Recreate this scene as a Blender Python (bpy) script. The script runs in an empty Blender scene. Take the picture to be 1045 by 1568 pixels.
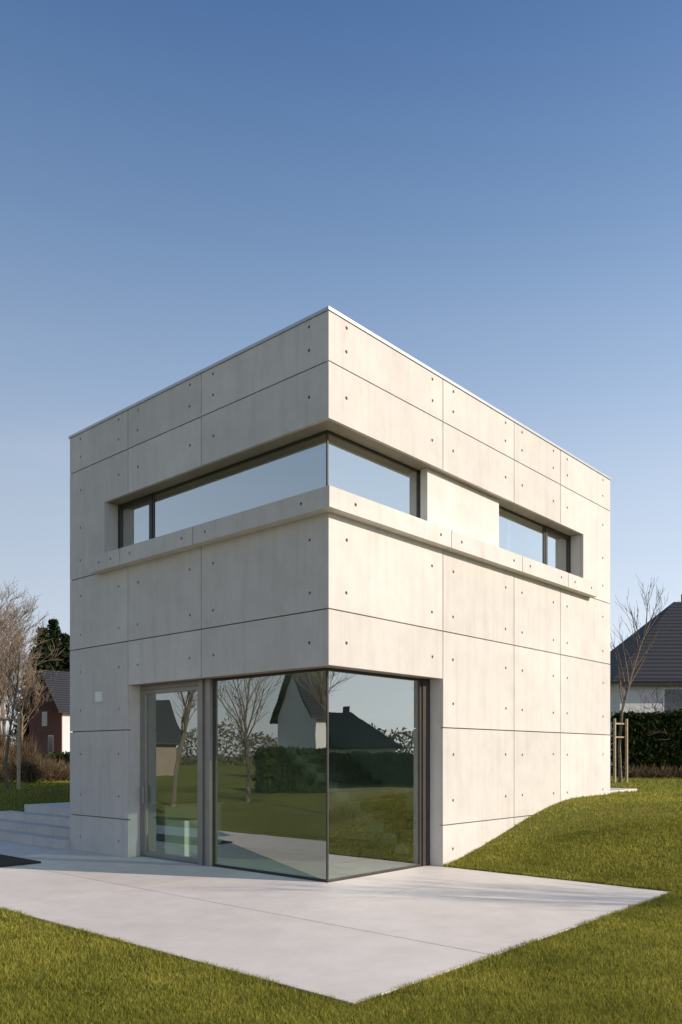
import bpy, math, random, bmesh
import numpy as np
from mathutils import Vector, Matrix
random.seed(7); rng=np.random.default_rng(11)
scene=bpy.context.scene
ROT=math.atan2(.7457,.6663); CX,CY=-.16,10.5
cR,sR=math.cos(ROT),math.sin(ROT)

# ---------------------------------------------------------------- helpers
def new_mat(name):
    m=bpy.data.materials.new(name); m.use_nodes=True
    nt=m.node_tree; nt.nodes.clear()
    return m,nt,nt.nodes,nt.links
def ramp(nt,p0,c0,p1,c1):
    r=nt.nodes.new('ShaderNodeValToRGB'); e=r.color_ramp.elements
    e[0].position=p0; e[0].color=(*c0,1); e[1].position=p1; e[1].color=(*c1,1)
    return r
def noise(nt,vec,scale,detail=4,rough=.55):
    n=nt.nodes.new('ShaderNodeTexNoise'); n.inputs['Scale'].default_value=scale
    n.inputs['Detail'].default_value=detail; n.inputs['Roughness'].default_value=rough
    if vec is not None: nt.links.new(vec,n.inputs['Vector'])
    return n
def mapping(nt,src,scale):
    m=nt.nodes.new('ShaderNodeMapping'); m.inputs['Scale'].default_value=scale
    nt.links.new(src,m.inputs['Vector']); return m.outputs['Vector']
def mixc(nt,mode,fac,a,b):
    m=nt.nodes.new('ShaderNodeMixRGB'); m.blend_type=mode
    if isinstance(fac,(int,float)): m.inputs[0].default_value=fac
    else: nt.links.new(fac,m.inputs[0])
    for i,s in ((1,a),(2,b)):
        if isinstance(s,tuple): m.inputs[i].default_value=(*s,1)
        else: nt.links.new(s,m.inputs[i])
    return m.outputs[0]
def finish(nt,col,rough=.8,bump=None,bs=.2,bd=.01,spec=.3,metal=0):
    b=nt.nodes.new('ShaderNodeBsdfPrincipled'); o=nt.nodes.new('ShaderNodeOutputMaterial')
    if isinstance(col,tuple): b.inputs['Base Color'].default_value=(*col,1)
    else: nt.links.new(col,b.inputs['Base Color'])
    b.inputs['Roughness'].default_value=rough; b.inputs['Specular IOR Level'].default_value=spec
    b.inputs['Metallic'].default_value=metal
    if bump is not None:
        u=nt.nodes.new('ShaderNodeBump'); u.inputs['Strength'].default_value=bs; u.inputs['Distance'].default_value=bd
        nt.links.new(bump,u.inputs['Height']); nt.links.new(u.outputs[0],b.inputs['Normal'])
    nt.links.new(b.outputs[0],o.inputs[0]); return b
def simple(name,c,rough=.7,var=.15,scale=3.,bump=.1,metal=0,spec=.3):
    m,nt,n,l=new_mat(name); tc=n.new('ShaderNodeTexCoord')
    ns=noise(nt,tc.outputs['Object'],scale,5)
    d=tuple(x*(1-var) for x in c); e=tuple(min(1,x*(1+var)) for x in c)
    r=ramp(nt,.3,d,.7,e); l.new(ns.outputs[0],r.inputs[0])
    finish(nt,r.outputs[0],rough,ns.outputs[0],bump,.01,spec,metal); return m

def concrete(name,c0,c1,streaks=.45,tint=True,mott=.8,rough=.75):
    m,nt,n,l=new_mat(name); tc=n.new('ShaderNodeTexCoord'); P=tc.outputs['Object']
    big=noise(nt,P,.5,5,.55); r=ramp(nt,.3,c0,.72,c1); l.new(big.outputs[0],r.inputs[0])
    med=noise(nt,P,2.6,8,.65); r2=ramp(nt,.33,(.90,.893,.88),.6,(1,1,1)); l.new(med.outputs[0],r2.inputs[0])
    col=mixc(nt,'MULTIPLY',mott,r.outputs[0],r2.outputs[0])
    if streaks:
        st=noise(nt,mapping(nt,P,(5.,5.,.35)),1.3,5,.6); r3=ramp(nt,.34,(.84,.83,.81),.52,(1,1,1)); l.new(st.outputs[0],r3.inputs[0])
        col=mixc(nt,'MULTIPLY',streaks,col,r3.outputs[0])
    fine=noise(nt,P,60,3,.7); r4=ramp(nt,.3,(.88,.88,.88),.6,(1,1,1)); l.new(fine.outputs[0],r4.inputs[0])
    col=mixc(nt,'MULTIPLY',.6,col,r4.outputs[0])
    vo=n.new('ShaderNodeTexVoronoi'); vo.inputs['Scale'].default_value=7; l.new(P,vo.inputs['Vector'])
    r5=ramp(nt,.02,(.62,.6,.58),.055,(1,1,1)); l.new(vo.outputs['Distance'],r5.inputs[0])
    col=mixc(nt,'MULTIPLY',.55,col,r5.outputs[0])
    if tint:
        at=n.new('ShaderNodeAttribute'); at.attribute_name='tint'
        r6=ramp(nt,0,(.90,.893,.883),1,(1.0,1.0,1.0)); l.new(at.outputs['Fac'],r6.inputs[0])
        col=mixc(nt,'MULTIPLY',1,col,r6.outputs[0])
    finish(nt,col,rough,med.outputs[0],.12,.01,.25); return m

# ---------------------------------------------------------------- materials
M_conc=concrete('fair_faced_concrete',(.63,.59,.545),(.72,.68,.63))
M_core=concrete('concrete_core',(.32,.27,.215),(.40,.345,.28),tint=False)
M_patio=concrete('patio_concrete',(.73,.655,.585),(.82,.745,.67),streaks=0,mott=1.,rough=.6)
M_frame=simple('window_frame_metal',(.07,.063,.055),.4,.08,5,.02,.3)
M_alu=simple('light_aluminium',(.33,.31,.28),.4,.06,5,.02,.5)
M_cap=simple('parapet_cap_metal',(.5,.5,.49),.35,.05,4,.02,.7)
M_white=simple('white_paint',(.78,.77,.74),.5,.03,3,.02)
M_plaster=simple('interior_plaster',(.60,.60,.56),.8,.04,2,.02)
M_floor=simple('interior_floor',(.38,.42,.40),.25,.1,2,.02)
M_wood=simple('stake_wood',(.46,.36,.23),.8,.2,9,.2)
M_bark=simple('bark',(.17,.135,.10),.9,.3,12,.4)
M_twig=simple('twig_brown',(.19,.14,.10),.9,.35,2,.2)
M_render=simple('house_render_white',(.66,.65,.63),.85,.05,1.5,.05)
M_brown=simple('house_timber_brown',(.14,.055,.045),.8,.2,3,.1)
M_tan=simple('house_render_tan',(.25,.20,.16),.85,.1,1.5,.05)
M_mulch=simple('mulch_soil',(.035,.027,.02),.95,.5,30,1.0)
M_filler=simple('joint_sand',(.16,.14,.12),.95,.3,20,.4)
M_winglass=simple('dark_window',(.03,.035,.04),.08,.1,2,.0,0,.6)
def roofmat():
    m,nt,n,l=new_mat('roof_tiles'); tc=n.new('ShaderNodeTexCoord')
    w=n.new('ShaderNodeTexWave'); w.inputs['Scale'].default_value=1.6; w.bands_direction='Z'; w.inputs['Distortion'].default_value=.4
    l.new(tc.outputs['Object'],w.inputs['Vector'])
    r=ramp(nt,.1,(.018,.018,.022),.9,(.045,.045,.05)); l.new(w.outputs[0],r.inputs[0])
    finish(nt,r.outputs[0],.7,w.outputs[0],.5,.05); return m
M_roof=roofmat()
def glassmat(name,wob,base,tint):
    m,nt,n,l=new_mat(name); tc=n.new('ShaderNodeTexCoord')
    ns=noise(nt,tc.outputs['Object'],.8,2,.5); bu=n.new('ShaderNodeBump'); bu.inputs['Strength'].default_value=wob; bu.inputs['Distance'].default_value=.01
    l.new(ns.outputs[0],bu.inputs['Height'])
    fr=n.new('ShaderNodeFresnel'); fr.inputs['IOR'].default_value=1.52
    ma=n.new('ShaderNodeMath'); ma.operation='MULTIPLY_ADD'; ma.use_clamp=True; ma.inputs[1].default_value=3.; ma.inputs[2].default_value=base
    l.new(fr.outputs[0],ma.inputs[0])
    tr=n.new('ShaderNodeBsdfTransparent'); tr.inputs[0].default_value=(*tint,1)
    gl=n.new('ShaderNodeBsdfGlossy'); gl.inputs['Roughness'].default_value=0; gl.inputs['Color'].default_value=(.93,.97,.94,1)
    l.new(bu.outputs[0],gl.inputs['Normal'])
    mx=n.new('ShaderNodeMixShader'); o=n.new('ShaderNodeOutputMaterial')
    l.new(ma.outputs[0],mx.inputs[0]); l.new(tr.outputs[0],mx.inputs[1]); l.new(gl.outputs[0],mx.inputs[2]); l.new(mx.outputs[0],o.inputs[0])
    return m
M_glass=glassmat('window_glass',.16,.19,(.68,.83,.74))
M_glassU=glassmat('solar_coated_glass',.10,.45,(.6,.72,.72))
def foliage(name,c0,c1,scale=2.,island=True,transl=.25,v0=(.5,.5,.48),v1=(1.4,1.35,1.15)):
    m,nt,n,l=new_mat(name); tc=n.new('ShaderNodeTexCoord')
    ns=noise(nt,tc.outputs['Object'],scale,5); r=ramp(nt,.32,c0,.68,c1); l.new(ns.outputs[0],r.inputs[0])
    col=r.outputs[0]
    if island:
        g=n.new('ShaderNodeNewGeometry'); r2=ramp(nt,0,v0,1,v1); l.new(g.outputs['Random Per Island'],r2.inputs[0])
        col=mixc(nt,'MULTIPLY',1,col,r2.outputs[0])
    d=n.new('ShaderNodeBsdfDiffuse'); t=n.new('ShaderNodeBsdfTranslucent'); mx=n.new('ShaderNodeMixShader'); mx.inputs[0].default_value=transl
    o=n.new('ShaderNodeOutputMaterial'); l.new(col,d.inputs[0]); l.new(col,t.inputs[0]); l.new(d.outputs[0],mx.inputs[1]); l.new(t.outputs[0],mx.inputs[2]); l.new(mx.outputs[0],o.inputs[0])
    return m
M_blade=foliage('grass_blades',(.235,.245,.05),(.45,.425,.10),.9,True,.4,(.32,.35,.28),(1.5,1.42,1.2))
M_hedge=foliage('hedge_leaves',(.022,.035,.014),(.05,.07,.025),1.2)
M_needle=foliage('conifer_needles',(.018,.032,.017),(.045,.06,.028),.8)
M_dry=foliage('dry_twigs',(.11,.075,.05),(.24,.18,.12),1.)
M_far=foliage('far_foliage',(.10,.085,.065),(.18,.155,.12),.05)
def lawnmat():
    m,nt,n,l=new_mat('lawn_turf'); tc=n.new('ShaderNodeTexCoord'); P=tc.outputs['Object']
    a=noise(nt,P,.45,5); r=ramp(nt,.3,(.14,.155,.03),.7,(.25,.245,.05)); l.new(a.outputs[0],r.inputs[0])
    b=noise(nt,P,28,6,.75); r2=ramp(nt,.3,(.4,.4,.35),.7,(1.3,1.25,1.1)); l.new(b.outputs[0],r2.inputs[0])
    c=mixc(nt,'MULTIPLY',1,r.outputs[0],r2.outputs[0])
    finish(nt,c,.95,b.outputs[0],.9,.04,.1); return m
M_lawn=lawnmat()

# ---------------------------------------------------------------- mesh builder
class MB:
    def __init__(s): s.v=[]; s.f=[]; s.t=[]; 
    def prism(s,plan,z0,z1,t=.5):
        n=len(plan); b=len(s.v)
        s.v+=[(x,y,z0) for x,y in plan]+[(x,y,z1) for x,y in plan]
        s.f.append(tuple(b+i for i in reversed(range(n)))); s.f.append(tuple(b+n+i for i in range(n)))
        for i in range(n):
            j=(i+1)%n; s.f.append((b+i,b+j,b+n+j,b+n+i))
        s.t+=[t]*(n+2)
    def slab(s,poly,side,d0,d1,t=.5):
        n=len(poly); b=len(s.v)
        for d in (d0,d1):
            s.v+=[((a,d,z) if side=='R' else (d,a,z)) for a,z in poly]
        s.f.append(tuple(b+i for i in reversed(range(n)))); s.f.append(tuple(b+n+i for i in range(n)))
        for i in range(n):
            j=(i+1)%n; s.f.append((b+i,b+j,b+n+j,b+n+i))
        s.t+=[t]*(n+2)
    def box(s,x0,x1,y0,y1,z0,z1,t=.5): s.prism([(x0,y0),(x1,y0),(x1,y1),(x0,y1)],z0,z1,t)
    def poly(s,pts,t=.5):
        b=len(s.v); s.v+=list(pts); s.f.append(tuple(range(b,b+len(pts)))); s.t.append(t)
    def obj(s,name,mat,parent=None,bevel=0):
        me=bpy.data.meshes.new(name); me.from_pydata(s.v,[],s.f); 
        a=me.attributes.new('tint','FLOAT','FACE'); a.data.foreach_set('value',s.t)
        me.materials.append(mat); me.update()
        o=bpy.data.objects.new(name,me); scene.collection.objects.link(o)
        if parent: o.parent=parent
        if bevel:
            m=o.modifiers.new('b','BEVEL'); m.width=bevel; m.segments=2; m.limit_method='ANGLE'
        return o
def npmesh(name,V,F,mat,parent=None):
    me=bpy.data.meshes.new(name); k=F.shape[1]
    me.vertices.add(len(V)); me.vertices.foreach_set('co',V.astype(np.float32).ravel())
    me.loops.add(F.size); me.loops.foreach_set('vertex_index',F.astype(np.int32).ravel())
    me.polygons.add(len(F)); me.polygons.foreach_set('loop_start',np.arange(0,F.size,k,dtype=np.int32))
    me.update(calc_edges=True); me.materials.append(mat)
    o=bpy.data.objects.new(name,me); scene.collection.objects.link(o)
    if parent: o.parent=parent
    return o
def empty(name,loc=(0,0,0),rz=0):
    e=bpy.data.objects.new(name,None); scene.collection.objects.link(e); e.location=loc; e.rotation_euler=(0,0,rz); return e
def L2W(x,y): return CX+cR*x-sR*y, CY+sR*x+cR*y
def W2L(X,Y):
    a=X-CX; b=Y-CY; return cR*a+sR*b, -sR*a+cR*b

# ---------------------------------------------------------------- house
H=empty('concrete_house',(CX,CY,0),ROT)
W=8.71; D=6.41; ZT=7.47; g=.0085; T=.05
colsR=[0,2.585,4.737,6.466,W]; colsL=[0,2.617,4.555,D]
def rp(): return random.random()
panR=[];panL=[];LR=[];LL=[]
def rows(pan,Ls,cols,last0,openend):
    n=len(cols)-1
    for i in range(n):
        a0,a1=cols[i],cols[i+1]; gl=g if i>0 else 0; gr=g if i<n-1 else 0
        pan.append((a0+gl,a1-gr,6.82+g,ZT,rp()))
        t=rp()
        if i<n-1: pan.append((a0+gl,a1-gr,6.08,6.82-g,t))
        else:
            Ls.append(([(a0+gl,6.08),(last0,6.08),(last0,4.88+g),(a1,4.88+g),(a1,6.82-g),(a0+gl,6.82-g)],t))
        pan.append((a0+gl,a1-gr,3.61+g,4.88-g,rp()))
        if a1<=openend+.01: pan.append((a0+gl,a1-gr,2.88,3.61-g,rp()))
        else:
            gl2=gl if a0>openend+.01 else 0
            pan.append((a0+gl,a1-gr,2.13+g,3.61-g,rp()))
            pan.append((a0+gl2,a1-gr,.63+g,2.13-g,rp()))
            pan.append((a0+gl2,a1-gr,-.4,.63-g,rp()))
rows(panR,LR,colsR,7.44,2.585); rows(panL,LL,colsL,5.27,4.555)
mr=MB()
for a0,a1,z0,z1,t in panR:
    mr.prism([(a0,0),(a1,0),(a1,T),(a0+(T if a0==0 else 0),T)],z0,z1,t)
for poly,t in LR: mr.slab(poly,'R',0,T,t)
ml=MB()
for a0,a1,z0,z1,t in panL:
    ml.prism([(0,a0),(T,a0+(T if a0==0 else 0)),(T,a1),(0,a1)],z0,z1,t)
for poly,t in LL: ml.slab(poly,'L',0,T,t)
oR=mr.obj('right_wall_panels',M_conc,H); oL=ml.obj('left_wall_panels',M_conc,H)
zs=[7.38,7.06,6.45,4.56,3.86,3.19,2.5,1.72,1.0,.25]
def holes(cols,pan,last0):
    out=[]; n=len(cols)-1
    pp=list(pan)+[(cols[-2],last0,6.08,6.82,0),(last0,cols[-1],4.88,6.82,0)]
    for i in range(n):
        aa=[cols[i]+(.35 if i==0 else .28), cols[i+1]-(.36 if i==n-1 else .28)]
        for k,a in enumerate(aa):
            zz=list(zs)
            if i==n-1 and k==1: zz+=[5.78,5.2]
            for z in zz:
                if any(p[0]+.05<a<p[1]-.05 and p[2]+.03<z<p[3]-.03 for p in pp): out.append((a+random.uniform(-.008,.008),z+random.uniform(-.008,.008)))
    return out
def fixn(o):
    bm=bmesh.new(); bm.from_mesh(o.data); bmesh.ops.recalc_face_normals(bm,faces=bm.faces); bm.to_mesh(o.data); bm.free()
def cutter(hs,side,off=0):
    m=MB()
    for a,z in hs:
        b=len(m.v); n=10; r=.026
        for d,rr in ((-.03,r),(.04,r*.85)):
            for k in range(n):
                th=2*math.pi*k/n; p=a+rr*math.cos(th); q=z+rr*math.sin(th)
                m.v.append((p,off+d,q) if side=='R' else (off+d,p,q))
        fs=[tuple(b+k for k in range(n)),tuple(b+n+k for k in reversed(range(n)))]
        for k in range(n):
            j=(k+1)%n; fs.append((b+k,b+n+k,b+n+j,b+j))
        m.f+=fs; m.t+=[.5]*len(fs)
    o=m.obj('cut',M_conc,H); fixn(o); return o
def cut(o,c):
    fixn(o)
    md=o.modifiers.new('h','BOOLEAN'); md.operation='DIFFERENCE'; md.solver='EXACT'; md.object=c
    dg=bpy.context.evaluated_depsgraph_get(); dg.update()
    me=bpy.data.meshes.new_from_object(o.evaluated_get(dg)); o.modifiers.clear()
    print('BOOL',o.name,len(o.data.polygons),len(me.polygons)); o.data=me
    bpy.data.objects.remove(c,do_unlink=True)
hR=holes(colsR,panR,7.44); hL=holes(colsL,panL,5.27)
bpy.context.view_layer.update()
cut(oR,cutter(hR,'R')); cut(oL,cutter(hL,'L'))
B0,B1=4.86,5.13; pj=.16; inn=.36
mbR=MB(); mbL=MB()
bc=[-pj,2.585,4.737,6.466,7.74]
for i in range(4):
    a0,a1=bc[i],bc[i+1]; gl=g if i else 0; gr=g if i<3 else 0
    if i==0: mbR.prism([(-pj,-pj),(a1-gr,-pj),(a1-gr,inn),(inn,inn)],B0,B1,rp())
    elif i==3:
        mbR.prism([(a0+gl,-pj),(a1,-pj),(a1,.01),(7.43,.01),(7.43,inn),(a0+gl,inn)],B0,B1,rp())
    else: mbR.box(a0+gl,a1-gr,-pj,inn,B0,B1,rp())
bl=[-pj,2.617,4.555,5.475]
for i in range(3):
    a0,a1=bl[i],bl[i+1]; gl=g if i else 0; gr=g if i<2 else 0
    if i==0: mbL.prism([(-pj,-pj),(inn,inn),(inn,a1-gr),(-pj,a1-gr)],B0,B1,rp())
    elif i==2: mbL.prism([(-pj,a0+gl),(inn,a0+gl),(inn,5.26),(.01,5.26),(.01,a1),(-pj,a1)],B0,B1,rp())
    else: mbL.box(-pj,inn,a0+gl,a1-gr,B0,B1,rp())
obR=mbR.obj('sill_band_right',M_conc,H); obL=mbL.obj('sill_band_left',M_conc,H)
def bh(cols):
    out=[]
    for i in range(len(cols)-1):
        out.append((max(cols[i],0)+(.35 if i==0 else .28),5.0)); out.append((cols[i+1]-.28,5.0))
    return out
bpy.context.view_layer.update()
cut(obR,cutter(bh(bc),'R',-pj)); cut(obL,cutter(bh(bl),'L',-pj))
pl=MB()
def shade_discs(hs,side,off):
    for a,z in hs:
        pts=[(a+.0205*math.cos(2*math.pi*k/10),z+.0205*math.sin(2*math.pi*k/10)) for k in range(10)]
        pl.poly([((p,off+.024,q) if side=='R' else (off+.024,p,q)) for p,q in pts])
shade_discs(hR,'R',0); shade_discs(hL,'L',0); shade_discs(bh(bc),'R',-pj); shade_discs(bh(bl),'L',-pj)
pl.obj('tie_hole_shade_discs',M_frame,H)  # dark disc inside each tie hole, its colour standing in for the shade there
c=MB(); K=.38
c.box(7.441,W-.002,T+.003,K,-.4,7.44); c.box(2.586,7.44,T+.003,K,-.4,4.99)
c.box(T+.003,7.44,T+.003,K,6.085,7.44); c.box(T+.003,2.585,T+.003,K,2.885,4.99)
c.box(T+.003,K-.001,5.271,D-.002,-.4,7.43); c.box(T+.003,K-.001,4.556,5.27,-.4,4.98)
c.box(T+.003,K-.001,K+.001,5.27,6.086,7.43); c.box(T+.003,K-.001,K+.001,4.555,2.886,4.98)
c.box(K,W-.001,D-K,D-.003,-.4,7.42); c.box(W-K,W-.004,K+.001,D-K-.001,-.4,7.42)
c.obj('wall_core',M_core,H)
p=MB(); p.box(2.36,4.45,.13,.26,B1,6.083,.9); p.obj('recess_wall_panel',M_conc,H)
p=MB(); p.box(7.428,7.4385,T+.001,.262,B1+.001,6.08,.6); p.box(T+.001,.262,5.258,5.2685,B1+.001,6.08,.6)
p.box(2.586-.002,2.6,T+.001,.239,0,2.88,.6) ; p.box(T+.001,.239,4.5545,4.57,0,2.88,.6)
p.obj('opening_reveals',M_conc,H)
s=MB(); s.box(K,W-K-.001,K,D-K-.001,2.95,3.2); s.box(K,W-K-.001,K,D-K-.001,7.1,7.3); s.obj('ceiling_slabs',M_plaster,H)
s=MB(); s.box(.29,W-K-.001,.29,D-K-.001,-.3,.015); s.obj('ground_floor',M_floor,H)
s=MB(); s.box(K+.01,W-K-.01,K+.01,D-K-.01,3.2,3.22); s.obj('upper_floor',M_floor,H)
cp=MB(); o_=.018
cp.prism([(-o_,-o_),(W+o_,-o_),(W+o_,.40),(.40,.40)],ZT+.003,ZT+.045); cp.prism([(-o_,-o_),(.40,.40),(.40,D+o_),(-o_,D+o_)],ZT+.003,ZT+.045)
cp.box(.401,W+o_,D-.4,D+o_,ZT+.004,ZT+.045); cp.box(W-.4,W+o_,.401,D-.401,ZT+.004,ZT+.045)
cp.obj('parapet_cap',M_cap,H)
r=MB(); r.box(.38,W-.38,.38,D-.38,7.31,7.36); r.obj('roof_membrane',M_frame,H)
q=MB()
q.box(4.6,4.7,K+.01,D-K-.01,.016,2.949); q.box(K+.01,W-K-.01,D-K-.03,D-K-.005,3.225,7.09); q.box(K+.01,4.59,D-K-.03,D-K-.005,.02,2.94)
q.box(5.2,5.3,K+.02,D-K-.04,3.23,7.09); q.obj('interior_walls',M_plaster,H)
k=MB(); k.box(1.0,2.3,4.9,5.5,.016,.78); k.box(.96,2.34,4.86,5.54,.78,.82); k.box(.55,1.0,3.75,4.3,.016,.62)
k.obj('kitchen_cabinet',M_white,H,.01)
st=MB()
for i in range(12): st.box(3.3+.001*i,4.55,1.2+.27*i,1.2+.27*(i+1)+.02,.016+.17*i,.016+.17*(i+1))
st.obj('interior_stair',M_plaster,H)
# ---- windows
fr=MB(); gU=MB(); gG=MB(); U0,U1=B1,6.083
def gR(m,a0,a1,z0,z1,y): m.poly([(a0,y,z0),(a1,y,z0),(a1,y,z1),(a0,y,z1)])
def gL(m,a0,a1,z0,z1,x): m.poly([(x,a0,z0),(x,a0,z1),(x,a1,z1),(x,a1,z0)])
def frameR(m,a0,a1,z0,z1,y0,y1,w,wl=None,wr=None,wt=None,wb=None):
    wl=w if wl is None else wl; wr=w if wr is None else wr; wt=w if wt is None else wt; wb=w if wb is None else wb
    if wl: m.box(a0,a0+wl,y0,y1,z0,z1)
    if wr: m.box(a1-wr,a1,y0,y1,z0,z1)
    m.box(a0+wl,a1-wr,y0+.002,y1-.002,z0,z0+wb); m.box(a0+wl,a1-wr,y0+.002,y1-.002,z1-wt,z1)
def frameL(m,a0,a1,z0,z1,x0,x1,w,wl=None,wr=None,wt=None,wb=None):
    wl=w if wl is None else wl; wr=w if wr is None else wr; wt=w if wt is None else wt; wb=w if wb is None else wb
    if wl: m.box(x0,x1,a0,a0+wl,z0,z1)
    if wr: m.box(x0,x1,a1-wr,a1,z0,z1)
    m.box(x0+.002,x1-.002,a0+wl,a1-wr,z0,z0+wb); m.box(x0+.002,x1-.002,a0+wl,a1-wr,z1-wt,z1)
yg=.30
frameR(fr,.315,2.56,U0,U1,.285,.34,.035,wl=0,wr=.09); gR(gU,.30,2.48,U0+.03,U1-.03,yg)
frameR(fr,4.44,6.40,U0,U1,.285,.34,.035,wl=.04,wr=.05); gR(gU,4.47,6.37,U0+.03,U1-.03,yg)
frameR(fr,6.402,7.439,U0,U1,.272,.34,.08); gR(gU,6.47,7.37,U0+.07,U1-.07,yg)
frameL(fr,.315,4.27,U0,U1,.285,.34,.035,wl=0,wr=.04); gL(gU,.30,4.24,U0+.03,U1-.03,yg)
frameL(fr,4.272,5.269,U0,U1,.272,.34,.08); gL(gU,4.34,5.20,U0+.07,U1-.07,yg)
fr.box(.288,.314,.288,.314,U0,U1)
G0,G1=.05,2.882
frameR(fr,.296,2.40,0.0,G1,.265,.32,.035,wl=0,wr=.05); gR(gG,.28,2.37,.03,G1-.03,.28)
fr.box(2.402,2.583,.24,.36,0,G1)
frameL(fr,.296,2.66,0,G1,.265,.32,.035,wl=0,wr=.03); gL(gG,.28,2.64,.03,G1-.03,.28)
fr.box(.268,.295,.268,.295,0,G1)
fr.obj('window_frames',M_frame,H,.003)
al=MB(); al.box(.2,.34,2.664,2.76,0,G1); al.box(.2,.34,2.85,2.95,0,G1); al.box(.24,.33,2.76,2.85,0,G1-.001)
al.box(.24,.33,2.951,4.553,2.80,G1); al.box(.24,.33,4.49,4.553,0,2.8); 
frameL(al,2.96,4.487,.02,2.798,.25,.31,.07); gL(gG,3.02,4.43,.08,2.735,.282)
al.box(.19,.235,4.42,4.445,.9,1.2); 
al.obj('door_frame',M_alu,H,.004)
gG.obj('ground_floor_glazing',M_glass,H); gU.obj('upper_glazing',M_glassU,H)
e=MB(); e.box(-.05,0.002,5.33,5.49,2.63,2.81); e.obj('wall_lamp',M_white,H,.008)

# ---------------------------------------------------------------- ground
def S(x,a,b):
    t=np.clip((x-a)/(b-a),0,1); return t*t*(3-2*t)
def hg(lx,ly):
    lx=np.asarray(lx,float); ly=np.asarray(ly,float)
    f=S(ly,6.5,8.5); f2=S(ly,9.5,12)
    e0=2.45*(1-f)+.9*f-1.7*f2; e1=7.2*(1-f)+3.4*f-1.4*f2
    t=np.clip((lx-e0)/(e1-e0),0,1); t=t*t*(3-2*t)*.55+(1-(1-t)**1.6)*.45
    z=.90*t*S(ly,-11,-4)
    z=z+.018*np.sin(lx*1.3+ly*.7)*np.cos(ly*1.1-lx*.4)*S(np.hypot(lx-2,ly),4,9)
    inside=(lx>.2)&(lx<W-.2)&(ly>.2)&(ly<D-.2)
    z=np.where(inside,-.35,z)
    return z-.02
def lines(special):
    a=list(np.arange(-9,16,.3)); x=16.; st_=.5
    while x<700: x+=st_; st_*=1.18; a+= [x]
    x=-9.; st_=.5
    while x>-700: x-=st_; st_*=1.18; a+=[x]
    for s_ in special:
        a=[v for v in a if abs(v-s_)>.09]+[s_]
    return np.array(sorted(set(a)))
gx=lines([.1,.3,2.45,8.4,8.6]); gy=lines([.1,.3,6.1,6.3])
GX,GY=np.meshgrid(gx,gy); V=np.stack([GX.ravel(),GY.ravel(),hg(GX,GY).ravel()],1)
nx,ny=len(gx),len(gy); I=np.arange(nx*ny).reshape(ny,nx)
F=np.stack([I[:-1,:-1].ravel(),I[:-1,1:].ravel(),I[1:,1:].ravel(),I[1:,:-1].ravel()],1)
G=npmesh('lawn',V,F,M_lawn); G.location=(CX,CY,0); G.rotation_euler=(0,0,ROT)
G.data.polygons.foreach_set('use_smooth',[True]*len(F))

# patio slabs
P=empty('patio',(CX,CY,0),ROT); m=MB(); e_=.0065
ysn=[-3.47,-.88,1.8,4.5,7.2,9.9,12.6]
for i in range(6):
    m.box(-3.5,-1.69-e_,ysn[i]+e_,ysn[i+1]-e_,-.25,0,rp())
m.box(-1.69+e_,2.6,ysn[0],ysn[1]-e_,-.25,0,rp())
m.prism([(-1.69+e_,-.88+e_),(2.6,-.88+e_),(2.6,-.002),(2.58,-.002),(2.58,.25),(.25,.25),(.25,1.8-e_),(-1.69+e_,1.8-e_)],-.25,0,rp())
m.box(-1.69+e_,.25,1.8+e_,4.5-e_,-.25,0,rp()); 
m.box(-1.69+e_,-.002,4.5+e_,7.2-e_,-.25,0,rp()); m.box(-1.69+e_,-.002,7.2+e_,9.9-e_,-.25,0,rp()); m.box(-1.69+e_,-.002,9.9+e_,12.6,-.25,0,rp())
m.obj('paving_slabs',M_patio,P)
m=MB(); zf=-.0015; m.box(-1.72,-1.66,-3.46,12.5,-.2,zf); 
for y_ in ysn[1:-1]: m.box(-3.49,-1.721,y_-.03,y_+.03,-.2,zf)
m.box(-1.659,2.59,-.91,-.85,-.2,zf); m.box(-1.659,.24,1.77,1.83,-.2,zf)
m.obj('joint_filler',M_filler,P)
m=MB(); m.box(8.85,10.9,.3,3.6,.5,.93); 
tb=m.obj('rear_terrace',M_patio); tb.location=(CX,CY,0); tb.rotation_euler=(0,0,ROT)
SP=empty('garden_steps',(CX,CY,0),ROT); m=MB()
ends=[11.4,10.9,10.3,9.7]
for i in range(4):
    x0=-.1+.3*i
    m.box(x0,x0+(.3 if i<3 else 1.6),6.413,ends[i],-.3,.16*(i+1),rp())
m.obj('treads',M_conc,SP,.006)
pb=MB(); pb.box(-2.05,-1.33,4.95,10,-.1,.03); o=pb.obj('planting_bed',M_mulch); o.location=(CX,CY,0); o.rotation_euler=(0,0,ROT)

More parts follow.
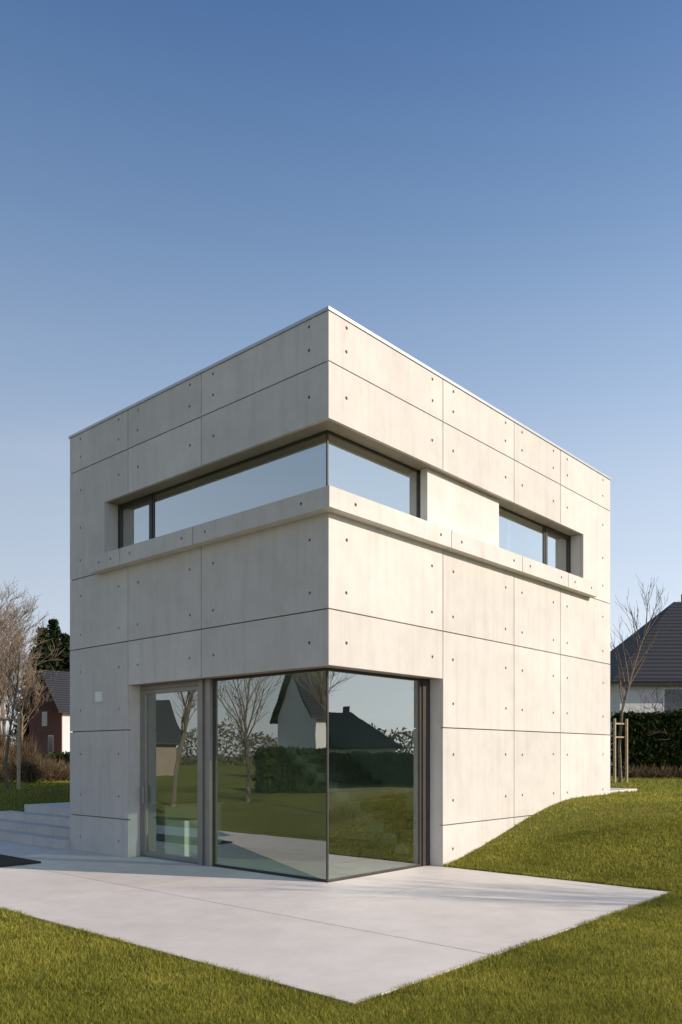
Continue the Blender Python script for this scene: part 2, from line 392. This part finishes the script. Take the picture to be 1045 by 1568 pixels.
# ---------------------------------------------------------------- grass blades
def grass():
    n=600000
    u=rng.random(n); Y=1/(1/4.2-u*(1/4.2-1/34.)); Y=np.where(rng.random(n)<.35, 4.2+rng.random(n)*9,Y)
    X=(rng.random(n)-.5)*1.06*Y
    m_=9000; side_=rng.random(m_); jl=rng.normal(0,.012,m_)
    fx=np.where(side_<.45,-3.50+jl,np.where(side_<.8,-3.5+6.1*rng.random(m_),2.605+jl))
    fy=np.where(side_<.45,-3.47+9*rng.random(m_),np.where(side_<.8,-3.475+jl,-3.47+3.5*rng.random(m_)))
    fX,fY=L2W(fx,fy)
    lx,ly=W2L(X,Y)
    bad=((lx>-3.49)&(lx<2.6)&(ly>-3.46)&(ly<.3))|((lx>-3.49)&(lx<.3)&(ly>0)&(ly<12.6))|((lx>-.02)&(lx<W+.02)&(ly>-.01)&(ly<D+.02))
    bad|=((lx>8.85)&(lx<10.9)&(ly>.3)&(ly<3.6))|((lx>-.12)&(lx<2.4)&(ly>6.4)&(ly<9.7))
    k=~bad; X,Y=np.concatenate([X[k],fX]),np.concatenate([Y[k],fY]); lx,ly=W2L(X,Y); n=len(X)
    z=hg(lx,ly)
    dist=Y/6
    clump=.75+.5*(np.sin(X*7.1+np.sin(Y*5.3)*2)*np.cos(Y*6.7+np.sin(X*4.1)*2)*.5+.5)
    hgt=(.02+.03*rng.random(n))*(1+.15*np.clip(dist-1,0,4))*clump; w=.0030*np.clip(dist,.8,5)*(.7+.6*rng.random(n))
    th=rng.random(n)*2*np.pi; ln=hgt*rng.random(n)*1.1; la=rng.random(n)*2*np.pi
    B=np.stack([X,Y,z-.004],1); side=np.stack([np.cos(th),np.sin(th),0*th],1)*w[:,None]
    tip=B+np.stack([np.cos(la)*ln,np.sin(la)*ln,hgt],1)
    V=np.stack([B-side,B+side,tip],1).reshape(-1,3); F=np.arange(3*n).reshape(n,3)
    print('blades',n)
    return npmesh('grass',V,F,M_blade)
grass()

# ---------------------------------------------------------------- trees
class Tubes:
    def __init__(s): s.v=[]; s.f=[]
    def tube(s,pts,rs,n=5):
        b=len(s.v)
        for i,(p,r) in enumerate(zip(pts,rs)):
            d=(pts[min(i+1,len(pts)-1)]-pts[max(i-1,0)]).normalized()
            a=d.cross(Vector((.3,.9,.2))).normalized(); c=d.cross(a)
            for k in range(n):
                t=2*math.pi*k/n; s.v.append(tuple(p+a*(r*math.cos(t))+c*(r*math.sin(t))))
        for i in range(len(pts)-1):
            for k in range(n):
                j=(k+1)%n; s.f.append((b+i*n+k,b+i*n+j,b+(i+1)*n+j,b+(i+1)*n+k))
def grow(T_,p,d,L,r,lev,spread=.6,up=.15,kids=(5,5,4,3),R=random,minr=.004):
    nseg=5 if lev==0 else 3; pts=[p.copy()]; rs=[r]; q=p.copy(); dd=d.copy()
    for i in range(nseg):
        dd=(dd+Vector((R.gauss(0,.1),R.gauss(0,.1),R.gauss(0,.06)+(up*.5 if lev else 0)))).normalized()
        q=q+dd*(L/nseg); pts.append(q.copy()); rs.append(max(minr*.6,r*(1-.75*(i+1)/nseg)))
    T_.tube(pts,rs,6 if lev==0 else (4 if lev<2 else 3))
    if lev>=len(kids): return
    for k in range(kids[lev]):
        t=R.uniform(.32 if lev==0 else .2,1.0); i=min(int(t*nseg),nseg-1); fr_=t*nseg-i
        b=pts[i].lerp(pts[i+1],fr_); rr=(rs[i]*(1-fr_)+rs[i+1]*fr_)
        ax=(pts[i+1]-pts[i]).normalized(); rnd=Vector((R.gauss(0,1),R.gauss(0,1),R.gauss(0,.4)))
        sd=(rnd-ax*rnd.dot(ax)).normalized(); nd=(ax*(1-spread*.5)+sd*spread+Vector((0,0,up))).normalized()
        grow(T_,b,nd,L*R.uniform(.42,.62)*(1.1-.4*t if lev==0 else 1)*(.55 if (lev==0 and spread<.48) else 1),max(minr,rr*.62),lev+1,spread,up,kids,R,minr)
def gz(X,Y):
    a,b=W2L(X,Y); return float(hg(a,b))
def bare_tree(name,X,Y,h,seed,r=.06,spread=.6,up=.2,kids=(9,5,4,3),mat=None,minr=.005,stakes=False):
    R=random.Random(seed); T_=Tubes(); grow(T_,Vector((0,0,-.05)),Vector((0,0,1)),h*.8,r,0,spread,up,kids,R,minr)
    e=empty(name,(X,Y,gz(X,Y)))
    me=bpy.data.meshes.new('branches'); me.from_pydata(T_.v,[],T_.f); me.materials.append(mat or M_bark); me.update()
    o=bpy.data.objects.new('trunk_and_branches',me); scene.collection.objects.link(o); o.parent=e
    if stakes:
        T2=Tubes()
        for sx in (-.25,.25):
            T2.tube([Vector((sx,.0,-.1)),Vector((sx,0,1.9))],[.045,.042],8)
        T2.tube([Vector((-.3,.05,1.75)),Vector((.3,.05,1.75))],[.03,.03],6); T2.tube([Vector((-.3,.05,1.35)),Vector((.3,.05,1.35))],[.025,.025],6)
        me=bpy.data.meshes.new('stakes'); me.from_pydata(T2.v,[],T2.f); me.materials.append(M_wood); me.update()
        o=bpy.data.objects.new('stakes',me); scene.collection.objects.link(o); o.parent=e
        o.rotation_euler=(0,0,.5)
    return e
def at(px,d): return (px-522)/1241*d
bare_tree('young_tree',at(950,24),24,6.9,3,.055,.45,.22,(16,4,2),stakes=True,minr=.007)
bare_tree('young_tree',at(1030,31),31,3.6,5,.05,.7,.1,(12,5,4),minr=.008)
bare_tree('young_tree',at(12,20),20,4.4,9,.045,.45,.22,(12,4,3),stakes=True)
bare_tree('bare_tree',at(8,38),38,8.0,12,.15,.6,.15,(14,7,5,4),M_twig,.011)
bare_tree('bare_tree',at(-25,44),44,9.5,13,.18,.6,.15,(14,7,5,3),M_twig,.014)
bare_tree('bare_tree',at(0,58),58,11.,14,.15,.6,.15,(14,7,5,3),M_twig,.016)
bare_tree('bare_tree',at(34,62),62,8.,15,.15,.6,.15,(14,7,5,3),M_twig,.018)
bare_tree('bare_tree',12.6,6.5,5.4,21,.06,.55,.2,(14,6,4),minr=.008)
bare_tree('bare_tree',-13,9.6,6.0,22,.07,.6,.2,(12,5,4),minr=.01)
bare_tree('bare_tree',-17,14.5,7.5,23,.09,.6,.2,(12,6,5),minr=.01)
bare_tree('bare_tree',-20,12.,6.5,26,.09,.6,.2,(12,6,5),minr=.01)
bare_tree('bare_tree',27,13.,7,24,.09,.6,.2,(12,6,5),minr=.01)
bare_tree('bare_tree',24,18.,6,25,.09,.6,.2,(12,6,5),minr=.01)

def cards(n,pos,size,up=.3,elong=1.):
    a=rng.normal(size=(n,3)); a/=np.linalg.norm(a,axis=1)[:,None]
    b=rng.normal(size=(n,3)); b-= (a*b).sum(1)[:,None]*a; b/=np.linalg.norm(b,axis=1)[:,None]
    s=size*(.6+.8*rng.random(n))[:,None]
    V=np.stack([pos-a*s*elong,pos+b*s*.5,pos+a*s*elong,pos-b*s*.5],1).reshape(-1,3)
    return V,np.arange(4*n).reshape(n,4)
def conifer(X,Y,h,rad,seed):
    e=empty('pine_tree',(X,Y,gz(X,Y))); T_=Tubes(); T_.tube([Vector((0,0,-.1)),Vector((0,0,h*.5)),Vector((0,0,h))],[.16,.1,.02],6)
    r=random.Random(seed); ps=[]
    z=h*.1
    while z<h*.99:
        f=1-z/h; nb=8
        for k in range(nb):
            a=r.uniform(0,6.283); L=rad*(f**.8)*r.uniform(.6,1.15)+.15
            p0=Vector((0,0,z)); p1=Vector((math.cos(a)*L,math.sin(a)*L,z-L*.25+.05)); T_.tube([p0,p1],[.03,.008],3)
            m_=int(10+40*L)
            for i in range(m_):
                t=r.uniform(.15,1.05); p=p0.lerp(p1,t); w=.12*L+.07
                ps.append((p.x+r.gauss(0,w),p.y+r.gauss(0,w),p.z+r.gauss(0,.07)-.04))
        z+=h*.032
    me=bpy.data.meshes.new('trunk'); me.from_pydata(T_.v,[],T_.f); me.materials.append(M_bark); o=bpy.data.objects.new('trunk',me); scene.collection.objects.link(o); o.parent=e
    ps=np.array(ps); V,F=cards(len(ps),ps,.24,elong=1.2); npmesh('needles',V,F,M_needle,e)
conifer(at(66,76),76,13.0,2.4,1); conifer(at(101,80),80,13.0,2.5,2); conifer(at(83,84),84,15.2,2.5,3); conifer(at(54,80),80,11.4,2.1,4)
def shrub(X,Y,r,h,mat=M_dry,n=1400,name='shrub'):
    t=rng.random(n)*2*np.pi; ln=rng.random(n); e=empty(name,(X,Y,gz(X,Y)))
    base=np.stack([rng.normal(0,r*.15,n),rng.normal(0,r*.15,n),0*t],1)
    start=rng.random(n)*.7
    d=np.stack([np.cos(t)*r*ln,np.sin(t)*r*ln,h*(1.05-.45*ln**2)*(.7+.4*rng.random(n))],1)
    p0=base+d*start[:,None]; p1=base+d*np.minimum(1,start+.35)[:,None]+rng.normal(0,.05,(n,3))
    s=rng.normal(size=(n,3)); s/=np.linalg.norm(s,axis=1)[:,None]; s*=.012
    V=np.stack([p0-s,p0+s,p1],1).reshape(-1,3); npmesh('twigs',V,np.arange(3*n).reshape(n,3),mat,e)
    return e
for px,d,r,h in ((38,27,.9,1.5),(60,30,1.2,.9),(-5,30,1.6,2.2),(95,29,1.2,.7),(45,24,.8,.8),(5,25,1.2,1.0),(80,25,.8,.6),(110,26,1.,.6),(-40,25,1.3,1.5)):
    shrub(at(px,d),d,r,h)
for px in (965,990,1015,1040):
    shrub(at(px,29),29-.3,.7,.5,n=400)
def hedge(name,xc,yc,rz,length,dep,h,n,size=.09):
    e=empty(name,(xc,yc,gz(xc,yc)),rz); hw=length/2; m=MB(); m.box(-hw+.12,hw-.12,-dep/2+.12,dep/2-.12,-.3,h-.12); m.obj('core',M_hedge,e)
    u=rng.random(n); P_=np.stack([(rng.random(n)*2-1)*hw,(rng.random(n)-.5)*dep,rng.random(n)*h],1)
    top=u<.35; P_[top,2]=h; fr_=(u>=.35)&(u<.85); P_[fr_,1]=-dep/2; bk=u>=.85; P_[bk,0]=np.where(rng.random(bk.sum())<.5,-hw,hw)
    P_+=rng.normal(0,.06,P_.shape); P_[:,2]+=.05*np.sin(P_[:,0]*2.1)
    V,F=cards(n,P_,size); npmesh('leaves',V,F,M_hedge,e)
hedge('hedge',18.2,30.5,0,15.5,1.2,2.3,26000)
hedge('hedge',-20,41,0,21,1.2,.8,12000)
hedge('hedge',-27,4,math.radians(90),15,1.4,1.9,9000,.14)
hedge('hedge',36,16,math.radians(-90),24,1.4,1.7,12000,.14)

# ---------------------------------------------------------------- neighbouring houses
def house(name,X,Y,rz,w,d,eave,ridge,wm,hip=0,wins=(),gable=None,z0=None,clad=None):
    e=empty(name,(X,Y,gz(X,Y) if z0 is None else z0),rz); m=MB(); hw,hd=w/2,d/2
    m.box(-hw,hw,-hd,hd,-.4,eave)
    m.obj('walls',wm,e)
    if clad:
        m=MB(); m.box(-hw-.06,-hw+.01,-hd-.02,hd+.02,.1,eave-.02); m.obj('timber_cladding',clad,e)
    if not hip:
        gm=MB(); 
        for sx in (-1,1):
            gm.poly([(sx*(hw+.02),-hd,eave-.03),(sx*(hw+.02),hd,eave-.03),(sx*(hw+.02),0,ridge-.02)])
        gm.obj('gables',gable or wm,e)
    r=MB(); ov=.5; k=(ridge-eave)/hd; ze=eave-k*ov
    rx=hw+ov if not hip else max(.2,hw-hip)
    th=.18
    a=[(-hw-ov,-hd-ov,ze),(hw+ov,-hd-ov,ze),(rx,0,ridge),(-rx,0,ridge)]; b=[(hw+ov,hd+ov,ze),(-hw-ov,hd+ov,ze),(-rx,0,ridge),(rx,0,ridge)]
    for q_ in (a,b):
        r.poly([(x,y,z+th) for x,y,z in q_]); r.poly([(x,y,z) for x,y,z in reversed(q_)])
        for i in range(4):
            p_,n_=q_[i],q_[(i+1)%4]; r.poly([p_,n_,(n_[0],n_[1],n_[2]+th),(p_[0],p_[1],p_[2]+th)])
    if hip:
        for sx in (-1,1):
            t_=[(sx*(hw+ov),-hd-ov,ze+th),(sx*(hw+ov),hd+ov,ze+th),(sx*rx,0,ridge+th)]; r.poly(t_)
    r.obj('roof',M_roof,e)
    wn=MB(); wf=MB()
    for side,a_,z_,ww,hh in wins:
        if side=='F': wn.box(a_-ww/2,a_+ww/2,-hd-.02,-hd+.05,z_,z_+hh); wf.box(a_-ww/2-.06,a_+ww/2+.06,-hd-.012,-hd+.04,z_-.06,z_+hh+.06)
        if side=='L': wn.box(-hw-.09,-hw+.05,a_-ww/2,a_+ww/2,z_,z_+hh); wf.box(-hw-.08,-hw+.04,a_-ww/2-.06,a_+ww/2+.06,z_-.06,z_+hh+.06)
    wn.obj('windows',M_winglass,e); wf.obj('window_surrounds',M_white,e)
    ch=MB(); ch.box(-hw*.3,-hw*.3+.6,.2,.8,eave,ridge+.7); ch.obj('chimney',M_brown,e)
    return e
house('white_house',at(1045,38)+3.2,40,0,14,9,4.3,8.2,M_render,hip=4.2,wins=(('F',-4.5,2.6,1.1,1.1),('F',-2,2.6,1.1,1.1),('F',2,2.6,1.4,1.1),('F',-3,.3,1.2,1.2)))
house('white_house',at(66,65)+3.3,67.3,math.radians(42),8,6.4,4.5,7.4,M_render,gable=M_brown,clad=M_brown,wins=(('L',0,3.2,.9,1.0),('L',-1.2,1,.9,1.3),('F',-2.6,1.2,1.0,1.4),('F',-2.6,3.0,1.,.9)))
house('white_house',-46,3.5,math.radians(75),11,8,4.4,7.8,M_render,wins=(('F',-3,1,1.6,1.6),('F',2,1,2.4,1.6),('F',-3,2.9,1.2,1.0),('F',3,2.9,1.2,1.0)))
house('brown_house',-60,24,math.radians(70),10,8,3.0,6.4,M_tan,wins=(('F',-2,1,1.6,1.4),('F',2,1,1.6,1.4)))
house('white_house',62,17,math.radians(-80),12,9,2.6,5.4,M_render,hip=4,wins=(('F',-3,.9,1.4,1.2),('F',2,.9,2.2,1.2)))
house('brown_house',58,32,math.radians(-60),12,9,2.6,5.2,M_tan,wins=(('F',-3,1,1.6,1.2),('F',2,1,2.4,1.2)))
def treeline():
    n=110000; a=rng.random(n)*2*np.pi; R_=120+25*rng.random(n); x=np.cos(a)*R_; y=np.sin(a)*R_
    top=4.2+1.3*np.sin(a*9)+1.*np.sin(a*23+1)+.8*np.sin(a*57)+.6*np.sin(a*131+2); z=rng.random(n)**1.2*top
    V,F=cards(n,np.stack([x,y,z],1),.3,elong=1.3); npmesh('distant_trees',V,F,M_far)
treeline()

# ---------------------------------------------------------------- light, sky
EL=math.radians(23); az=math.atan2(.963,-.27)
sd=Vector((math.sin(az)*math.cos(EL),math.cos(az)*math.cos(EL),math.sin(EL)))
sun=bpy.data.lights.new('sun','SUN'); sun.energy=5.0; sun.angle=math.radians(.5); sun.color=(1,.885,.75)
so=bpy.data.objects.new('sun',sun); scene.collection.objects.link(so); so.rotation_euler=sd.to_track_quat('Z','Y').to_euler(); so.location=(20,-5,20)
w=bpy.data.worlds.new('World'); scene.world=w; w.use_nodes=True; nt=w.node_tree; nt.nodes.clear(); l=nt.links
sky=nt.nodes.new('ShaderNodeTexSky'); sky.sky_type='NISHITA'; sky.sun_disc=False; sky.sun_elevation=EL; sky.sun_rotation=az
sky.air_density=1.; sky.dust_density=.8; sky.ozone_density=1.5
tc=nt.nodes.new('ShaderNodeTexCoord'); sx=nt.nodes.new('ShaderNodeSeparateXYZ'); l.new(tc.outputs['Generated'],sx.inputs[0])
hz=nt.nodes.new('ShaderNodeValToRGB'); cr=hz.color_ramp
cr.elements[0].position=0; cr.elements[0].color=(.95,)*3+(1,); cr.elements[1].position=1.; cr.elements[1].color=(.3,.3,.3,1)
for p_,v_ in ((.3,.82),(.6,.6),(.72,.5)):
    e_=cr.elements.new(p_); e_.color=(v_,v_,v_,1)
l.new(sx.outputs['Z'],hz.inputs[0])
hc=nt.nodes.new('ShaderNodeValToRGB'); c2=hc.color_ramp
c2.elements[0].position=0; c2.elements[0].color=(.54,.57,.60,1); c2.elements[1].position=1.; c2.elements[1].color=(.03,.08,.22,1)
for p_,c_ in ((.12,(.45,.50,.565)),(.3,(.325,.39,.49)),(.42,(.22,.30,.43)),(.54,(.125,.205,.35)),(.68,(.04,.105,.26))):
    e_=c2.elements.new(p_); e_.color=(*c_,1)
l.new(sx.outputs['Z'],hc.inputs[0])
sc=nt.nodes.new('ShaderNodeVectorMath'); sc.operation='SCALE'; l.new(hc.outputs[0],sc.inputs[0])
dt=nt.nodes.new('ShaderNodeVectorMath'); dt.operation='DOT_PRODUCT'; l.new(tc.outputs['Generated'],dt.inputs[0]); dt.inputs[1].default_value=tuple(sd)
mr_=nt.nodes.new('ShaderNodeMapRange'); mr_.inputs[1].default_value=-.6; mr_.inputs[2].default_value=1; mr_.inputs[3].default_value=9.; mr_.inputs[4].default_value=17.
l.new(dt.outputs['Value'],mr_.inputs[0]); l.new(mr_.outputs[0],sc.inputs['Scale'])
cn=noise(nt,mapping(nt,tc.outputs['Generated'],(1.2,1.2,9.)),2.2,6,.55); cr2=ramp(nt,.52,(0,0,0),.8,(.28,.28,.28)); l.new(cn.outputs[0],cr2.inputs[0])
cm=ramp(nt,.05,(1,1,1),.5,(0,0,0)); l.new(sx.outputs['Z'],cm.inputs[0])
cl=mixc(nt,'MULTIPLY',1.,cr2.outputs[0],cm.outputs[0])
base=mixc(nt,'MIX',hz.outputs[0],sky.outputs[0],sc.outputs[0])
fin=mixc(nt,'MIX',cl,base,(6.,5.9,6.))
bg=nt.nodes.new('ShaderNodeBackground'); bg.inputs[1].default_value=.14; ow=nt.nodes.new('ShaderNodeOutputWorld')
l.new(fin,bg.inputs[0]); l.new(bg.outputs[0],ow.inputs[0])
scene.view_settings.view_transform='Standard'; scene.view_settings.look='None'; scene.view_settings.exposure=0
cam=bpy.data.cameras.new('camera'); co=bpy.data.objects.new('camera',cam); scene.collection.objects.link(co)
co.location=(0,0,1.71); co.rotation_euler=(math.radians(90),0,0); cam.lens=28.5; cam.sensor_width=36; cam.shift_y=.2373; cam.clip_end=2000; cam.clip_start=.1
scene.camera=co
